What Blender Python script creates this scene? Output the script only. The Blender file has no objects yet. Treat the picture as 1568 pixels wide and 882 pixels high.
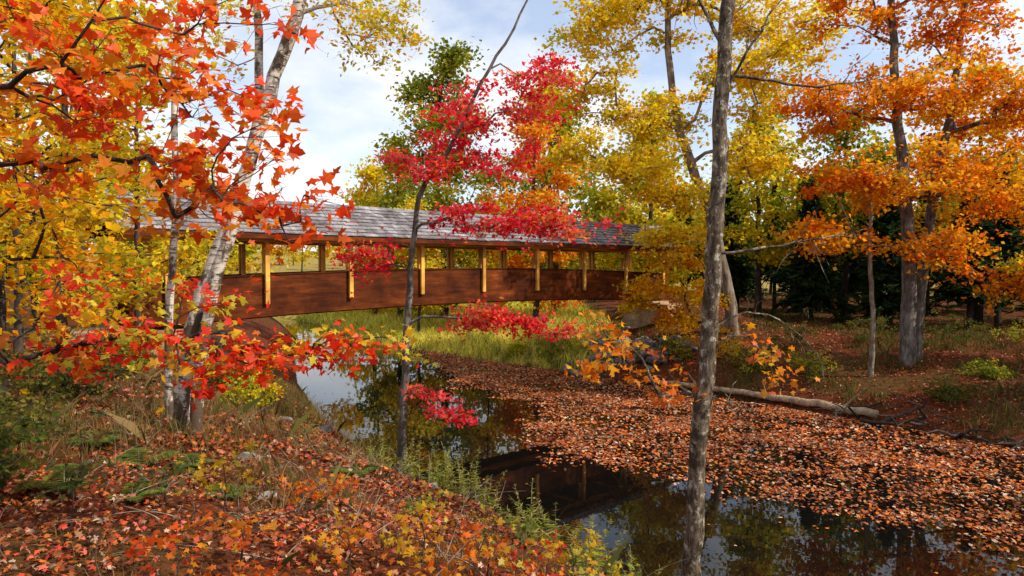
import bpy, math, numpy as np
from mathutils import Vector
rng = np.random.default_rng(7)
scene = bpy.context.scene

# ------------------------------------------------------------------ helpers
_tab = np.random.default_rng(3).random((256, 256))
def vnoise(x, y, s=0):
    x = np.asarray(x, float) + s * 17.3; y = np.asarray(y, float) + s * 31.7
    xi = np.floor(x).astype(int); yi = np.floor(y).astype(int)
    fx = x - xi; fy = y - yi
    fx = fx * fx * (3 - 2 * fx); fy = fy * fy * (3 - 2 * fy)
    a = _tab[xi & 255, yi & 255]; b = _tab[(xi + 1) & 255, yi & 255]
    c = _tab[xi & 255, (yi + 1) & 255]; d = _tab[(xi + 1) & 255, (yi + 1) & 255]
    return (a * (1 - fx) + b * fx) * (1 - fy) + (c * (1 - fx) + d * fx) * fy
def fbm(x, y, s=0, o=4):
    r = 0; a = .5; f = 1
    for k in range(o):
        r = r + a * vnoise(x * f, y * f, s + k); a *= .5; f *= 2.03
    return r
def sstep(a, b, x):
    t = np.clip((x - a) / (b - a), 0, 1); return t * t * (3 - 2 * t)
def norm(v):
    return v / (np.linalg.norm(v, axis=-1, keepdims=True) + 1e-9)

class MB:
    def __init__(s):
        s.V = []; s.C = []; s.L = []; s.T = []; s.M = []; s.S = []; s.n = 0
    def add(s, V, F, mat=0, col=(1, 1, 1), smooth=False):
        V = np.asarray(V, float).reshape(-1, 3); F = np.asarray(F, int)
        if len(F) == 0: return
        c = np.asarray(col, float)
        if c.ndim == 1: c = np.tile(c, (len(V), 1))
        s.V.append(V); s.C.append(c); s.L.append((F + s.n).ravel())
        s.T.append(np.full(len(F), F.shape[1])); s.M.append(np.full(len(F), mat)); s.S.append(np.full(len(F), smooth))
        s.n += len(V)
    def build(s, name, mats, parent=None):
        V = np.concatenate(s.V); C = np.concatenate(s.C); L = np.concatenate(s.L)
        T = np.concatenate(s.T); M = np.concatenate(s.M); S = np.concatenate(s.S)
        me = bpy.data.meshes.new(name)
        me.vertices.add(len(V)); me.vertices.foreach_set("co", V.astype(np.float32).ravel())
        me.loops.add(len(L)); me.loops.foreach_set("vertex_index", L.astype(np.int32))
        me.polygons.add(len(T))
        me.polygons.foreach_set("loop_start", np.concatenate([[0], np.cumsum(T)[:-1]]).astype(np.int32))
        for m in mats: me.materials.append(m)
        me.polygons.foreach_set("material_index", M.astype(np.int32))
        me.polygons.foreach_set("use_smooth", S.astype(bool))
        me.update(calc_edges=True)
        at = me.color_attributes.new("Col", 'FLOAT_COLOR', 'POINT')
        at.data.foreach_set("color", np.concatenate([C, np.ones((len(C), 1))], 1).astype(np.float32).ravel())
        ob = bpy.data.objects.new(name, me); scene.collection.objects.link(ob)
        if parent: ob.parent = parent
        return ob

MAPLE = np.array([(0,-.38),(.33,-.42),(.2,-.16),(.38,-.08),(.56,.1),(.3,.1),(.22,.2),(.2,.36),(0,.62),(-.2,.36),(-.22,.2),(-.3,.1),(-.56,.1),(-.38,-.08),(-.2,-.16),(-.33,-.42)])
MID = np.array([(0,-.42),(.4,-.25),(.5,.1),(.16,.14),(0,.58),(-.16,.14),(-.5,.1),(-.4,-.25)])
FAR = np.array([(0,-.5),(.42,-.05),(0,.55),(-.42,-.05)])
OVAL = np.array([(0,-.5),(.26,-.2),(.24,.15),(0,.55),(-.24,.15),(-.26,-.2)])
NEED = np.array([(0,-.6),(.16,0),(0,.6),(-.16,0)])
LANCE = np.array([(0,-.1),(.11,.25),(0,1.0),(-.11,.25)])
def leaves(mb, P, N, size, col, tpl, mat=1, curl=.35, dirv=None, r=rng):
    n = len(P)
    if n == 0: return
    N = norm(N)
    if dirv is None: dirv = r.normal(size=(n, 3))
    t = norm(np.cross(N, dirv)); b = norm(np.cross(N, t)) * -1
    size = np.broadcast_to(np.asarray(size, float), (n,))[:, None, None]
    x = tpl[:, 0][None, :, None] * r.uniform(.8, 1.15, (n, 1, 1)); y = tpl[:, 1][None, :, None]
    cu = (r.random((n, 1, 1)) * curl)
    z = -(x * x + y * y) * cu + np.abs(x) * cu * .4
    V = P[:, None, :] + size * (x * t[:, None, :] + y * b[:, None, :] + z * N[:, None, :])
    k = len(tpl)
    F = np.arange(n * k).reshape(n, k)
    mb.add(V.reshape(-1, 3), F, mat, np.repeat(col, k, axis=0) * r.uniform(.85, 1.1, (n * k, 1)))
def tube(mb, P, R, sides=6, mat=0, rough=0., col=(1,1,1), cap=False, r=rng):
    P = np.asarray(P, float); R = np.asarray(R, float); n = len(P)
    T = norm(np.gradient(P, axis=0))
    m = norm(T.mean(0)); ref = np.array([1., .13, 0]) if abs(m[2]) > .7 else np.array([.03, 0.05, 1.])
    A = norm(np.cross(T, ref)); B = np.cross(T, A)
    a = np.linspace(0, 2 * np.pi, sides, endpoint=False)
    rr = R[:, None] * (1 + rough * r.normal(size=(n, sides)))
    V = P[:, None, :] + rr[..., None] * (np.cos(a)[None, :, None] * A[:, None, :] + np.sin(a)[None, :, None] * B[:, None, :])
    i = np.arange(n - 1)[:, None] * sides; j = np.arange(sides)[None, :]; j2 = (j + 1) % sides
    F = np.stack([i + j, i + j2, i + sides + j2, i + sides + j], -1).reshape(-1, 4)
    mb.add(V.reshape(-1, 3), F, mat, col, True)
    if cap:
        mb.add(V[-1], [list(range(sides))], mat, col); mb.add(V[0], [list(range(sides))[::-1]], mat, col)
def prisms(mb, A, B, ra, rb, mat=0):
    n = len(A)
    if n == 0: return
    T = norm(B - A); X = norm(np.cross(T, np.array([.3, .2, 1.]))); Y = np.cross(T, X)
    V = np.zeros((n, 6, 3))
    for k in range(3):
        c, s_ = math.cos(k * 2.094), math.sin(k * 2.094)
        V[:, k] = A + ra * (c * X + s_ * Y); V[:, 3 + k] = B + rb * (c * X + s_ * Y)
    base = np.arange(n)[:, None, None] * 6
    F = np.array([[0, 1, 4, 3], [1, 2, 5, 4], [2, 0, 3, 5]])[None] + base
    mb.add(V.reshape(-1, 3), F.reshape(-1, 4), mat, (1, 1, 1), True)
def catmull(P, step):
    P = np.asarray(P, float)
    Q = np.vstack([2 * P[0] - P[1], P, 2 * P[-1] - P[-2]]); out = []
    for i in range(1, len(Q) - 2):
        L = np.linalg.norm(Q[i + 1] - Q[i]); m = max(1, int(L / step))
        for t in np.linspace(0, 1, m, endpoint=False):
            out.append(.5 * ((2 * Q[i]) + (-Q[i-1] + Q[i+1]) * t + (2*Q[i-1] - 5*Q[i] + 4*Q[i+1] - Q[i+2]) * t*t + (-Q[i-1] + 3*Q[i] - 3*Q[i+1] + Q[i+2]) * t**3))
    out.append(P[-1]); return np.array(out)

# ------------------------------------------------------------------ materials
def newmat(name):
    m = bpy.data.materials.new(name); m.use_nodes = True
    nt = m.node_tree; nt.nodes.clear()
    out = nt.nodes.new('ShaderNodeOutputMaterial')
    return m, nt, out
def N(nt, t, **kw):
    n = nt.nodes.new(t)
    for k, v in kw.items(): setattr(n, k, v)
    return n
def ramp(nt, fac, stops):
    r = N(nt, 'ShaderNodeValToRGB'); e = r.color_ramp.elements
    while len(e) > 1: e.remove(e[-1])
    e[0].position = stops[0][0]; e[0].color = (*stops[0][1], 1)
    for p, c in stops[1:]:
        x = e.new(p); x.color = (*c, 1)
    nt.links.new(fac, r.inputs['Fac']); return r.outputs['Color']
def noise(nt, scale, detail=4, rough=.6, mapscale=None):
    tc = N(nt, 'ShaderNodeTexCoord'); n = N(nt, 'ShaderNodeTexNoise')
    n.inputs['Scale'].default_value = scale; n.inputs['Detail'].default_value = detail; n.inputs['Roughness'].default_value = rough
    if mapscale:
        mp = N(nt, 'ShaderNodeMapping'); mp.inputs['Scale'].default_value = mapscale
        nt.links.new(tc.outputs['Object'], mp.inputs['Vector']); nt.links.new(mp.outputs[0], n.inputs['Vector'])
    else: nt.links.new(tc.outputs['Object'], n.inputs['Vector'])
    return n.outputs['Fac']
def mixc(nt, a, b, fac, mode='MIX'):
    m = N(nt, 'ShaderNodeMix', data_type='RGBA', blend_type=mode)
    for sock, v in ((m.inputs[0], fac), (m.inputs[6], a), (m.inputs[7], b)):
        if isinstance(v, (int, float)): sock.default_value = v
        elif isinstance(v, tuple): sock.default_value = (*v, 1)
        else: nt.links.new(v, sock)
    return m.outputs[2]
def bsdf(nt, out, col, rough=.8, bumpsrc=None, bump=.3, dist=.02, spec=.3):
    b = N(nt, 'ShaderNodeBsdfPrincipled'); b.inputs['Roughness'].default_value = rough
    b.inputs['Specular IOR Level'].default_value = spec
    if isinstance(col, tuple): b.inputs['Base Color'].default_value = (*col, 1)
    else: nt.links.new(col, b.inputs['Base Color'])
    if bumpsrc is not None:
        bp = N(nt, 'ShaderNodeBump'); bp.inputs['Strength'].default_value = bump; bp.inputs['Distance'].default_value = dist
        nt.links.new(bumpsrc, bp.inputs['Height']); nt.links.new(bp.outputs[0], b.inputs['Normal'])
    nt.links.new(b.outputs[0], out.inputs['Surface']); return b
def leafmat(name, trans=.45, gloss=.03):
    m, nt, out = newmat(name)
    a = N(nt, 'ShaderNodeAttribute', attribute_name='Col')
    d = N(nt, 'ShaderNodeBsdfDiffuse'); t = N(nt, 'ShaderNodeBsdfTranslucent')
    nt.links.new(a.outputs['Color'], d.inputs['Color']); nt.links.new(a.outputs['Color'], t.inputs['Color'])
    m1 = N(nt, 'ShaderNodeMixShader'); m1.inputs[0].default_value = trans
    nt.links.new(d.outputs[0], m1.inputs[1]); nt.links.new(t.outputs[0], m1.inputs[2])
    if gloss > 0:
        g = N(nt, 'ShaderNodeBsdfGlossy'); g.inputs['Roughness'].default_value = .5; g.inputs['Color'].default_value = (.8, .8, .8, 1)
        m2 = N(nt, 'ShaderNodeMixShader'); m2.inputs[0].default_value = gloss
        nt.links.new(m1.outputs[0], m2.inputs[1]); nt.links.new(g.outputs[0], m2.inputs[2]); m1 = m2
    nt.links.new(m1.outputs[0], out.inputs['Surface']); return m
def barkmat(name, stops, scale=8, ms=(1, 1, .25), bump=.6):
    m, nt, out = newmat(name); n = noise(nt, scale, 5, .7, ms)
    n2 = noise(nt, 3.1, 3, .6)
    c = mixc(nt, ramp(nt, n, stops), ramp(nt, n2, [(.35, (.6, .6, .6)), (.65, (1.2, 1.2, 1.2))]), 1., 'MULTIPLY')
    bsdf(nt, out, c, .9, n, bump, .03); return m
M_LEAF = leafmat('autumn_leaf', .55, 0); M_NEAR = leafmat('broad_leaf', .55, .02); M_DRY = leafmat('fallen_leaf', .1, .02); M_GRASS = leafmat('grass_blade', .45, 0)
M_BARK = barkmat('grey_bark', [(.3, (.035, .028, .022)), (.5, (.12, .10, .085)), (.7, (.27, .25, .22))])
M_DARK = barkmat('dark_bark', [(.3, (.015, .011, .009)), (.6, (.06, .045, .035)), (.8, (.13, .11, .09))])
M_TAN = barkmat('tan_bark', [(.3, (.07, .05, .035)), (.5, (.22, .17, .12)), (.75, (.42, .36, .29))])
def lichen():
    m, nt, out = newmat('lichen_bark')
    n = noise(nt, 22, 6, .75, (1, 1, .3)); base = ramp(nt, n, [(.35, (.035, .025, .017)), (.5, (.15, .115, .08)), (.68, (.32, .25, .18))])
    s = noise(nt, 13, 5, .7, (1, 1, .8)); mask = ramp(nt, s, [(.55, (0, 0, 0)), (.6, (1, 1, 1))])
    c = mixc(nt, base, (.48, .45, .36), mask)
    s2 = noise(nt, 5, 4, .7); m2 = ramp(nt, s2, [(.50, (0, 0, 0)), (.60, (.85, .85, .85))])
    c = mixc(nt, c, (.04, .03, .02), m2)
    bsdf(nt, out, c, .95, n, 1., .04, .1); return m
M_LICH = lichen()
def birch():
    m, nt, out = newmat('birch_bark')
    tc = N(nt, 'ShaderNodeTexCoord'); sx = N(nt, 'ShaderNodeSeparateXYZ'); nt.links.new(tc.outputs['Object'], sx.inputs[0])
    mr = N(nt, 'ShaderNodeMapRange'); mr.inputs[1].default_value = 2.0; mr.inputs[2].default_value = 7.0; mr.inputs[3].default_value = .15; mr.inputs[4].default_value = .01
    nt.links.new(sx.outputs['Z'], mr.inputs[0])
    def plus(a):
        q = N(nt, 'ShaderNodeMath', operation='ADD'); nt.links.new(a, q.inputs[0]); nt.links.new(mr.outputs[0], q.inputs[1]); return q.outputs[0]
    a = noise(nt, 4, 5, .65, (1.2, 1.2, 9)); b = noise(nt, 3.2, 5, .7, (1, 1, .7))
    c = mixc(nt, (.62, .54, .46), (.04, .03, .025), ramp(nt, a, [(.54, (0, 0, 0)), (.60, (1, 1, 1))]))
    c = mixc(nt, c, (.09, .06, .04), ramp(nt, plus(b), [(.54, (0, 0, 0)), (.62, (1, 1, 1))]))
    bsdf(nt, out, c, .75, a, .6, .02); return m
M_BIRCH = birch()
def wood(name, stops, ms, rough=.6, spec=.3, bump=.25, det=6, sc=5):
    m, nt, out = newmat(name); n = noise(nt, sc, det, .65, ms)
    c = ramp(nt, n, stops); n2 = noise(nt, .9, 4, .6)
    c = mixc(nt, c, ramp(nt, n2, [(.35, (.5, .42, .4)), (.7, (1.45, 1.4, 1.3))]), 1., 'MULTIPLY')
    a = N(nt, 'ShaderNodeAttribute', attribute_name='Col'); c = mixc(nt, c, a.outputs['Color'], 1., 'MULTIPLY')
    bsdf(nt, out, c, rough, n, bump, .01, spec); return m
M_RED = wood('stained_wood', [(.3, (.055, .011, .0025)), (.55, (.125, .029, .0045)), (.75, (.23, .062, .009))], (.35, .35, 2.2), .65, .12, .08, 5, 3)
M_POST = wood('pale_timber', [(.3, (.62, .30, .045)), (.55, (.80, .44, .08)), (.75, (.85, .52, .12))], (3, 3, .5))
M_SHIN = wood('cedar_shingle', [(.3, (.14, .14, .155)), (.5, (.23, .23, .255)), (.75, (.34, .34, .37))], (3, 3, 3), .95, .03)
M_ABUT = wood('abutment_block', [(.3, (.32, .21, .10)), (.6, (.48, .34, .19))], (1, 1, 1))
def rockm():
    m, nt, out = newmat('stone'); n = noise(nt, 3, 6, .7)
    c = ramp(nt, n, [(.3, (.06, .05, .04)), (.5, (.17, .15, .13)), (.7, (.38, .35, .31))]); bsdf(nt, out, c, .9, n, .9, .06); return m
M_ROCK = rockm()
def groundm():
    m, nt, out = newmat('forest_floor'); a = N(nt, 'ShaderNodeAttribute', attribute_name='Col')
    n = noise(nt, 6, 5, .75); n2 = noise(nt, 22, 4, .7)
    c = mixc(nt, a.outputs['Color'], ramp(nt, n, [(.3, (.35, .35, .35)), (.5, (.9, .85, .8)), (.7, (1.7, 1.4, 1.2))]), 1., 'MULTIPLY')
    c = mixc(nt, c, ramp(nt, n2, [(.35, (.5, .5, .5)), (.65, (1.4, 1.3, 1.2))]), 1., 'MULTIPLY')
    bsdf(nt, out, c, .95, n2, .8, .05, .1); return m
M_GND = groundm()
def waterm():
    m, nt, out = newmat('river_water'); n = noise(nt, 1.6, 3, .5, (1, 1, 1))
    b = bsdf(nt, out, (.004, .0035, .003), .01, n, .025, .05, .5); b.inputs['IOR'].default_value = 1.33; return m
M_WAT = waterm()

# ------------------------------------------------------------------ terrain
NB = np.array([(40,-32),(25,-20),(14,-6),(9,0.5),(6,4.6),(4.2,7.0),(3.0,8.9),(1.7,10.4),(.5,11.7),(-1.5,13.8),(-3.2,16.6),(-5,20),(-6.5,23),(-9.5,30),(-12.5,39),(-15.6,49),(-21,62),(-34,80),(-60,102),(-110,140)], float)
FB = np.array([(60,-14),(34,3),(21,11.5),(14.3,18.3),(12,22),(8.5,26.4),(5.6,29.6),(3,33),(-1,37),(-4.5,41),(-11.2,48),(-16.2,60),(-26,74),(-52,95),(-100,132)], float)
POLY = np.vstack([NB, FB[::-1]])
def dseg(x, y, L):
    d = np.full(x.shape, 1e9)
    for a, b in zip(L[:-1], L[1:]):
        v = b - a; t = np.clip(((x - a[0]) * v[0] + (y - a[1]) * v[1]) / (v @ v), 0, 1)
        d = np.minimum(d, np.hypot(x - a[0] - t * v[0], y - a[1] - t * v[1]))
    return d
def inside(x, y, poly):
    r = np.zeros(x.shape, bool); n = len(poly)
    for i in range(n):
        x1, y1 = poly[i]; x2, y2 = poly[(i + 1) % n]
        if y1 == y2: continue
        c = ((y1 > y) != (y2 > y)) & (x < (x2 - x1) * (y - y1) / (y2 - y1) + x1); r ^= c
    return r
def height(x, y):
    x = np.asarray(x, float); y = np.asarray(y, float)
    dn = dseg(x, y, NB); df = dseg(x, y, FB); ins = inside(x, y, POLY)
    hn = 3.3 * (1 - np.exp(-dn / 4.6)) + .3 * (1 - np.exp(-dn / .4))
    hn = hn - 0.5 * sstep(-1, 1.5, x) * sstep(4, 1, dn)
    hn = np.maximum(hn, .06)
    A = 1.0 + .7 * sstep(0, 10, x)
    hf = A * (1 - np.exp(-df / 4.)) + .2 * (1 - np.exp(-df / .3))
    hf = hf + 1.7 * np.exp(-(((x - 10) / 3.) ** 2 + ((y - 38.5) / 3.2) ** 2))
    h = np.where(dn < df, hn, hf)
    d = np.minimum(dn, df)
    h = h + (fbm(x * .45, y * .45, 1) - .47) * .7 * sstep(.3, 3, d) + (fbm(x * 2.1, y * 2.1, 5) - .47) * .16 * sstep(0, 1, d)
    R = np.hypot(x, y)
    h = h + sstep(140, 380, R) * (3 + 13 * vnoise(x / 130., y / 130., 9))
    return np.where(ins, -.9 * (1 - np.exp(-d / 1.2)) , h)
n = 440
u = np.linspace(-1, 1, n)
gx = 42 * u + 1500 * np.sign(u) * np.abs(u) ** 6; gy = 22 + 42 * u + 1500 * np.sign(u) * np.abs(u) ** 6
X, Y = np.meshgrid(gx, gy); Z = height(X, Y)
cf = np.array([.12, .036, .014]); cm = np.array([.50, .42, .08]); cg = np.array([.07, .065, .018]); ch = np.array([.30, .25, .07])
meadow = sstep(5, 1, X) * sstep(31, 35, Y) * (dseg(X, Y, FB) < dseg(X, Y, NB))
g = sstep(.45, .6, fbm(X * .35, Y * .35, 12))
C = cf[None, None] * (1 - g[..., None] * .5) + cg * (g[..., None] * .5)
C = C * (1 - meadow[..., None]) + cm * meadow[..., None]
R = sstep(60, 130, np.hypot(X, Y))[..., None]; C = C * (1 - R) + ch * R
C = np.where((Z < .03)[..., None], np.array([.03, .02, .012]), C)
mb = MB(); i, j = np.meshgrid(np.arange(n - 1), np.arange(n - 1), indexing='ij'); k = i * n + j
mb.add(np.stack([X, Y, Z], -1), np.stack([k, k + 1, k + n + 1, k + n], -1).reshape(-1, 4), 0, C.reshape(-1, 3), True)
mb.build('ground', [M_GND])
mb = MB(); mb.add([(-140, -40, 0), (90, -40, 0), (90, 160, 0), (-140, 160, 0)], [[0, 1, 2, 3]]); mb.build('river', [M_WAT])

# ------------------------------------------------------------------ palettes (linear base colour)
ORANGE = np.array([(.90,.27,.010),(.90,.37,.015),(.85,.18,.008),(.90,.46,.02),(.75,.13,.008)])
ORED = np.array([(.90,.14,.010),(.90,.22,.012),(.87,.075,.010),(.90,.30,.015),(.88,.10,.010)])
YELLOW = np.array([(.90,.64,.02),(.86,.58,.02),(.90,.48,.015),(.64,.55,.03),(.91,.72,.05)])
YGREEN = np.array([(.70,.60,.03),(.42,.45,.03),(.88,.65,.03),(.26,.32,.025),(.80,.56,.025)])
GOLD = np.array([(.90,.50,.012),(.90,.40,.012),(.86,.58,.02),(.88,.31,.010),(.73,.52,.03)])
CRIM = np.array([(.90,.05,.07),(.84,.028,.05),(.90,.12,.11),(.90,.22,.05),(.76,.02,.035)])
MIXLOW = np.array([(.85,.07,.01),(.9,.22,.012),(.9,.52,.02),(.78,.035,.012),(.66,.56,.04),(.85,.05,.015)])
OLIVE = np.array([(.30,.32,.035),(.20,.25,.025),(.52,.46,.04),(.64,.48,.04),(.15,.20,.02)])
DKGREEN = np.array([(.12,.15,.03),(.07,.10,.02),(.20,.18,.03),(.24,.18,.035)])
LITTER = np.array([(.42,.085,.022),(.56,.14,.022),(.17,.045,.02),(.48,.21,.09),(.66,.17,.02),(.08,.026,.014),(.60,.40,.26),(.32,.10,.05)])
def palcol(pal, n, cl=None, r=rng, coh=.65, w=None):
    p = r.choice(len(pal), n, p=w)
    if cl is not None: p = np.where(r.random(n) < coh, cl, p)
    c = pal[p] * r.uniform(.7, 1.18, (n, 1)) * r.uniform(.9, 1.1, (n, 3)); return np.clip(c, 0, .91)

# ------------------------------------------------------------------ tree generator
def tree(name, trunk, r0, r1, blobs, nleaf, clr, lsize, pal, bark, seed, tpl=FAR, flat=.4, step=.5, rtip=.014, ntw=7, twig=None, sides=10, rough=.06, extra=None, tilt=.75, w=None):
    r = np.random.default_rng(seed); mb = MB()
    if twig is None: twig = lsize < .25
    T = catmull(trunk, step)
    T[1:-1] += r.normal(size=(len(T) - 2, 3)) * .03 * np.array([1, 1, 0]) * min(1, r0 * 4)
    nodes = [p for p in T]; par = [-1] + list(range(len(T) - 1)); nt_ = len(T)
    s = np.linspace(0, 1, nt_); rad = r0 + (r1 - r0) * s ** .8; rad[0] *= 1.35
    tube(mb, T, rad, sides, 0, rough, r=r)
    At = []
    for (cx, cy, cz, rx, ry, rz, m) in blobs:
        d = norm(r.normal(size=(m, 3))) * (r.random((m, 1)) ** .45); At.append(np.array([cx, cy, cz]) + d * np.array([rx, ry, rz]))
    At = np.vstack(At) if At else np.zeros((0, 3))
    if len(At):
        dmin = np.min(np.linalg.norm(At[:, None] - T[None, ::2], axis=-1), 1); At = At[np.argsort(dmin)]
    paths = []
    for q in At:
        Nn = np.array(nodes); dd = np.linalg.norm(Nn - q, axis=1) + .7 * np.maximum(0, Nn[:, 2] - q[2])
        dd[:max(1, int(nt_ * .12))] += 3
        b = int(np.argmin(dd)); p = Nn[b]; L = np.linalg.norm(q - p)
        m = max(2, int(L / step)); t = np.linspace(0, 1, m + 1)[1:, None]
        c = p + .5 * (q - p) + np.array([0, 0, .12 * L]) + r.normal(size=3) * .1 * L
        pts = (1 - t) ** 2 * p + 2 * t * (1 - t) * c + t * t * q
        pts[:-1] += r.normal(size=(m - 1, 3)) * .05 * min(L, 1.2)
        idx = [b]
        for k_ in range(m):
            par.append(idx[-1]); nodes.append(pts[k_]); idx.append(len(nodes) - 1)
        paths.append(idx)
    cnt = np.zeros(len(nodes))
    for pth in paths: cnt[pth[-1]] += 1
    for k_ in range(len(nodes) - 1, nt_ - 1, -1): cnt[par[k_]] += cnt[k_]
    Nn = np.array(nodes); rr = rtip * np.maximum(cnt, 1) ** .5
    rr[:nt_] = rad
    for pth in paths:
        R_ = rr[pth].copy(); R_[0] = min(R_[0], R_[1] * 1.25); tube(mb, Nn[pth], R_, 5 if R_[0] < .08 else 7, 0, .04, r=r)
    if nleaf and len(At):
        nc = len(At); cl = r.choice(len(pal), nc, p=w)
        D = r.normal(size=(nc, ntw, 3)) * np.array([1, 1, flat]); D = norm(D)
        Ln = clr * r.uniform(.45, 1.25, (nc, ntw, 1)) * r.uniform(.7, 1.2, (nc, 1, 1))
        E = At[:, None] + D * Ln; E[..., 2] -= .12 * Ln[..., 0]
        S0 = np.repeat(At[:, None], ntw, 1)
        if twig: prisms(mb, S0.reshape(-1, 3), E.reshape(-1, 3), rtip * .55, rtip * .2, 0)
        keep = r.uniform(.35, 1.3, nc); tot = int(nleaf * nc)
        ci = r.choice(nc, tot, p=keep / keep.sum()); ti = r.integers(0, ntw, tot)
        t = r.uniform(.15, 1.08, (tot, 1)); P = S0[ci, ti] * (1 - t) + E[ci, ti] * t
        P = P + r.normal(size=(tot, 3)) * lsize * np.array([.9, .9, .6]) * (0.8 + clr * .35)
        Nv = np.array([0, 0, 1.]) * .8 + r.normal(size=(tot, 3)) * tilt
        dv = (E - S0)[ci, ti] + r.normal(size=(tot, 3)) * .5 * clr
        leaves(mb, P, Nv, lsize * r.uniform(.6, 1.25, tot), palcol(pal, tot, cl[ci], r, w=w), tpl, 1, .5, dv, r)
    if extra: extra(mb, r)
    return mb.build(name, [bark, M_NEAR if tpl is MAPLE else M_LEAF])
def autotree(name, x, y, H, R, base, pal, seed, nb=8, per=9, nleaf=110, clr=1.1, ls=.17, r0=.22, bark=None, lean=(0, 0), tpl=FAR, **kw):
    r = np.random.default_rng(seed + 500); z0 = float(height(x, y)) - .15
    trunk = [(x, y, z0), (x + lean[0] * .3, y + lean[1] * .3, z0 + H * .3), (x + lean[0] * .6 + r.normal() * .3, y + lean[1] * .6, z0 + H * .6), (x + lean[0], y + lean[1], z0 + H * .92)]
    bl = []
    for k_ in range(nb):
        t = (k_ + .5) / nb; zz = z0 + base + (H - base) * t; rad = R * math.sin(math.pi * min(.97, .22 + .75 * t))
        a = k_ * 2.4 + r.random(); f = r.uniform(.25, .6)
        bl.append((x + lean[0] * t + math.cos(a) * rad * f, y + lean[1] * t + math.sin(a) * rad * f, zz, rad * .62, rad * .62, (H - base) / nb * .9, per))
    return tree(name, trunk, r0, r0 * .25, bl, nleaf, clr, ls, pal, bark or M_DARK, seed, tpl, **kw)

# --- slender lichen-covered tree, right foreground
def bare(mb, r):
    def br(pts, ra, sub=6):
        P = catmull(pts, .15); P[1:] += r.normal(size=(len(P) - 1, 3)) * .012
        R_ = np.linspace(ra, .004, len(P)); tube(mb, P, R_, 6, 0, r=r)
        for k_ in range(sub):
            i_ = r.integers(len(P) // 4, len(P) - 1); d = norm(P[i_] - P[i_ - 1] + r.normal(size=3) * .6); L = r.uniform(.25, .7)
            Q = P[i_] + np.outer(np.linspace(0, L, 5), d) + r.normal(size=(5, 3)) * .02; Q[0] = P[i_]; tube(mb, Q, np.linspace(.008, .002, 5), 4, 0, r=r)
    br([(2.42, 8, 7.25), (2.9, 8, 7.22), (3.6, 8.1, 7.15), (4.6, 8.3, 7.35)], .024)
    br([(2.36, 8, 5.2), (2.8, 8, 5.25), (3.5, 8, 5.35), (4.2, 8.1, 5.5)], .022, 8)
    br([(2.2, 8, 3.55), (2.5, 8, 3.45), (2.9, 8, 3.3)], .016)
    br([(2.45, 8, 7.6), (2.2, 8.0, 8.1), (1.9, 8, 8.7)], .026)
    br([(2.45, 8, 7.0), (2.7, 7.9, 7.5), (3.2, 7.8, 8.3)], .02)
    br([(2.3, 8, 4.3), (2.9, 8.1, 4.5), (3.5, 8.3, 4.2), (3.9, 8.4, 3.7)], .014, 8)
tree('ash_tree', [(2.12, 8, .2), (2.17, 8, 2.2), (2.3, 8, 4), (2.36, 8, 5.2), (2.44, 8, 7), (2.52, 8, 8.4), (2.6, 8.1, 10.5), (2.55, 8.2, 13)], .12, .06,
     [(1.1,8.2,4.25,.35,.4,.25,7),(1.5,8.2,3.95,.4,.4,.3,7),(.95,8.1,3.85,.25,.3,.15,5),(2.9,8,4.1,.3,.3,.35,4),(3.2,8.2,3.7,.25,.3,.2,2),(1.9,8.1,3.55,.2,.3,.2,3),(2.5,8.2,11.5,1.6,1.6,1.6,22)],
     12, .3, .10, ORANGE, M_LICH, 11, MAPLE, step=.3, rtip=.005, ntw=5, extra=bare, sides=14)
# --- crimson maple, centre
tree('red_maple_tree', [(-2.5,15.2,.25),(-2.42,15.2,2.2),(-2.3,15.2,4.2),(-2.08,15.2,6.6),(-1.55,15.2,7.4),(-1.1,15.2,8.3),(-.5,15.1,9.4),(.05,15.1,10.3),(.8,15.1,12)], .115, .014,
     [(-.9,15.3,8.3,1.2,1.1,1.0,24),(.3,15.3,8.6,1.1,1,1.1,19),(-1.9,15.2,7.2,.9,.8,.5,13),(-.5,15.1,6.15,1.4,.8,.35,17),(.9,15,6.0,1.3,.7,.4,16),(-3.0,15,5.35,.7,.6,.35,10),(-.5,15.1,4.0,1.2,.7,.3,15),(.6,15.1,3.7,.7,.6,.25,8),(-1.75,14.9,2.3,.35,.3,.35,4),(-1.3,15,1.8,.3,.3,.2,3),(-.3,15.2,7.4,1,.8,.6,9),(.9,15,9.4,.5,.6,.5,5)],
     66, .6, .10, CRIM, M_BARK, 12, MID, flat=.25, step=.35, rtip=.006)
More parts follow.
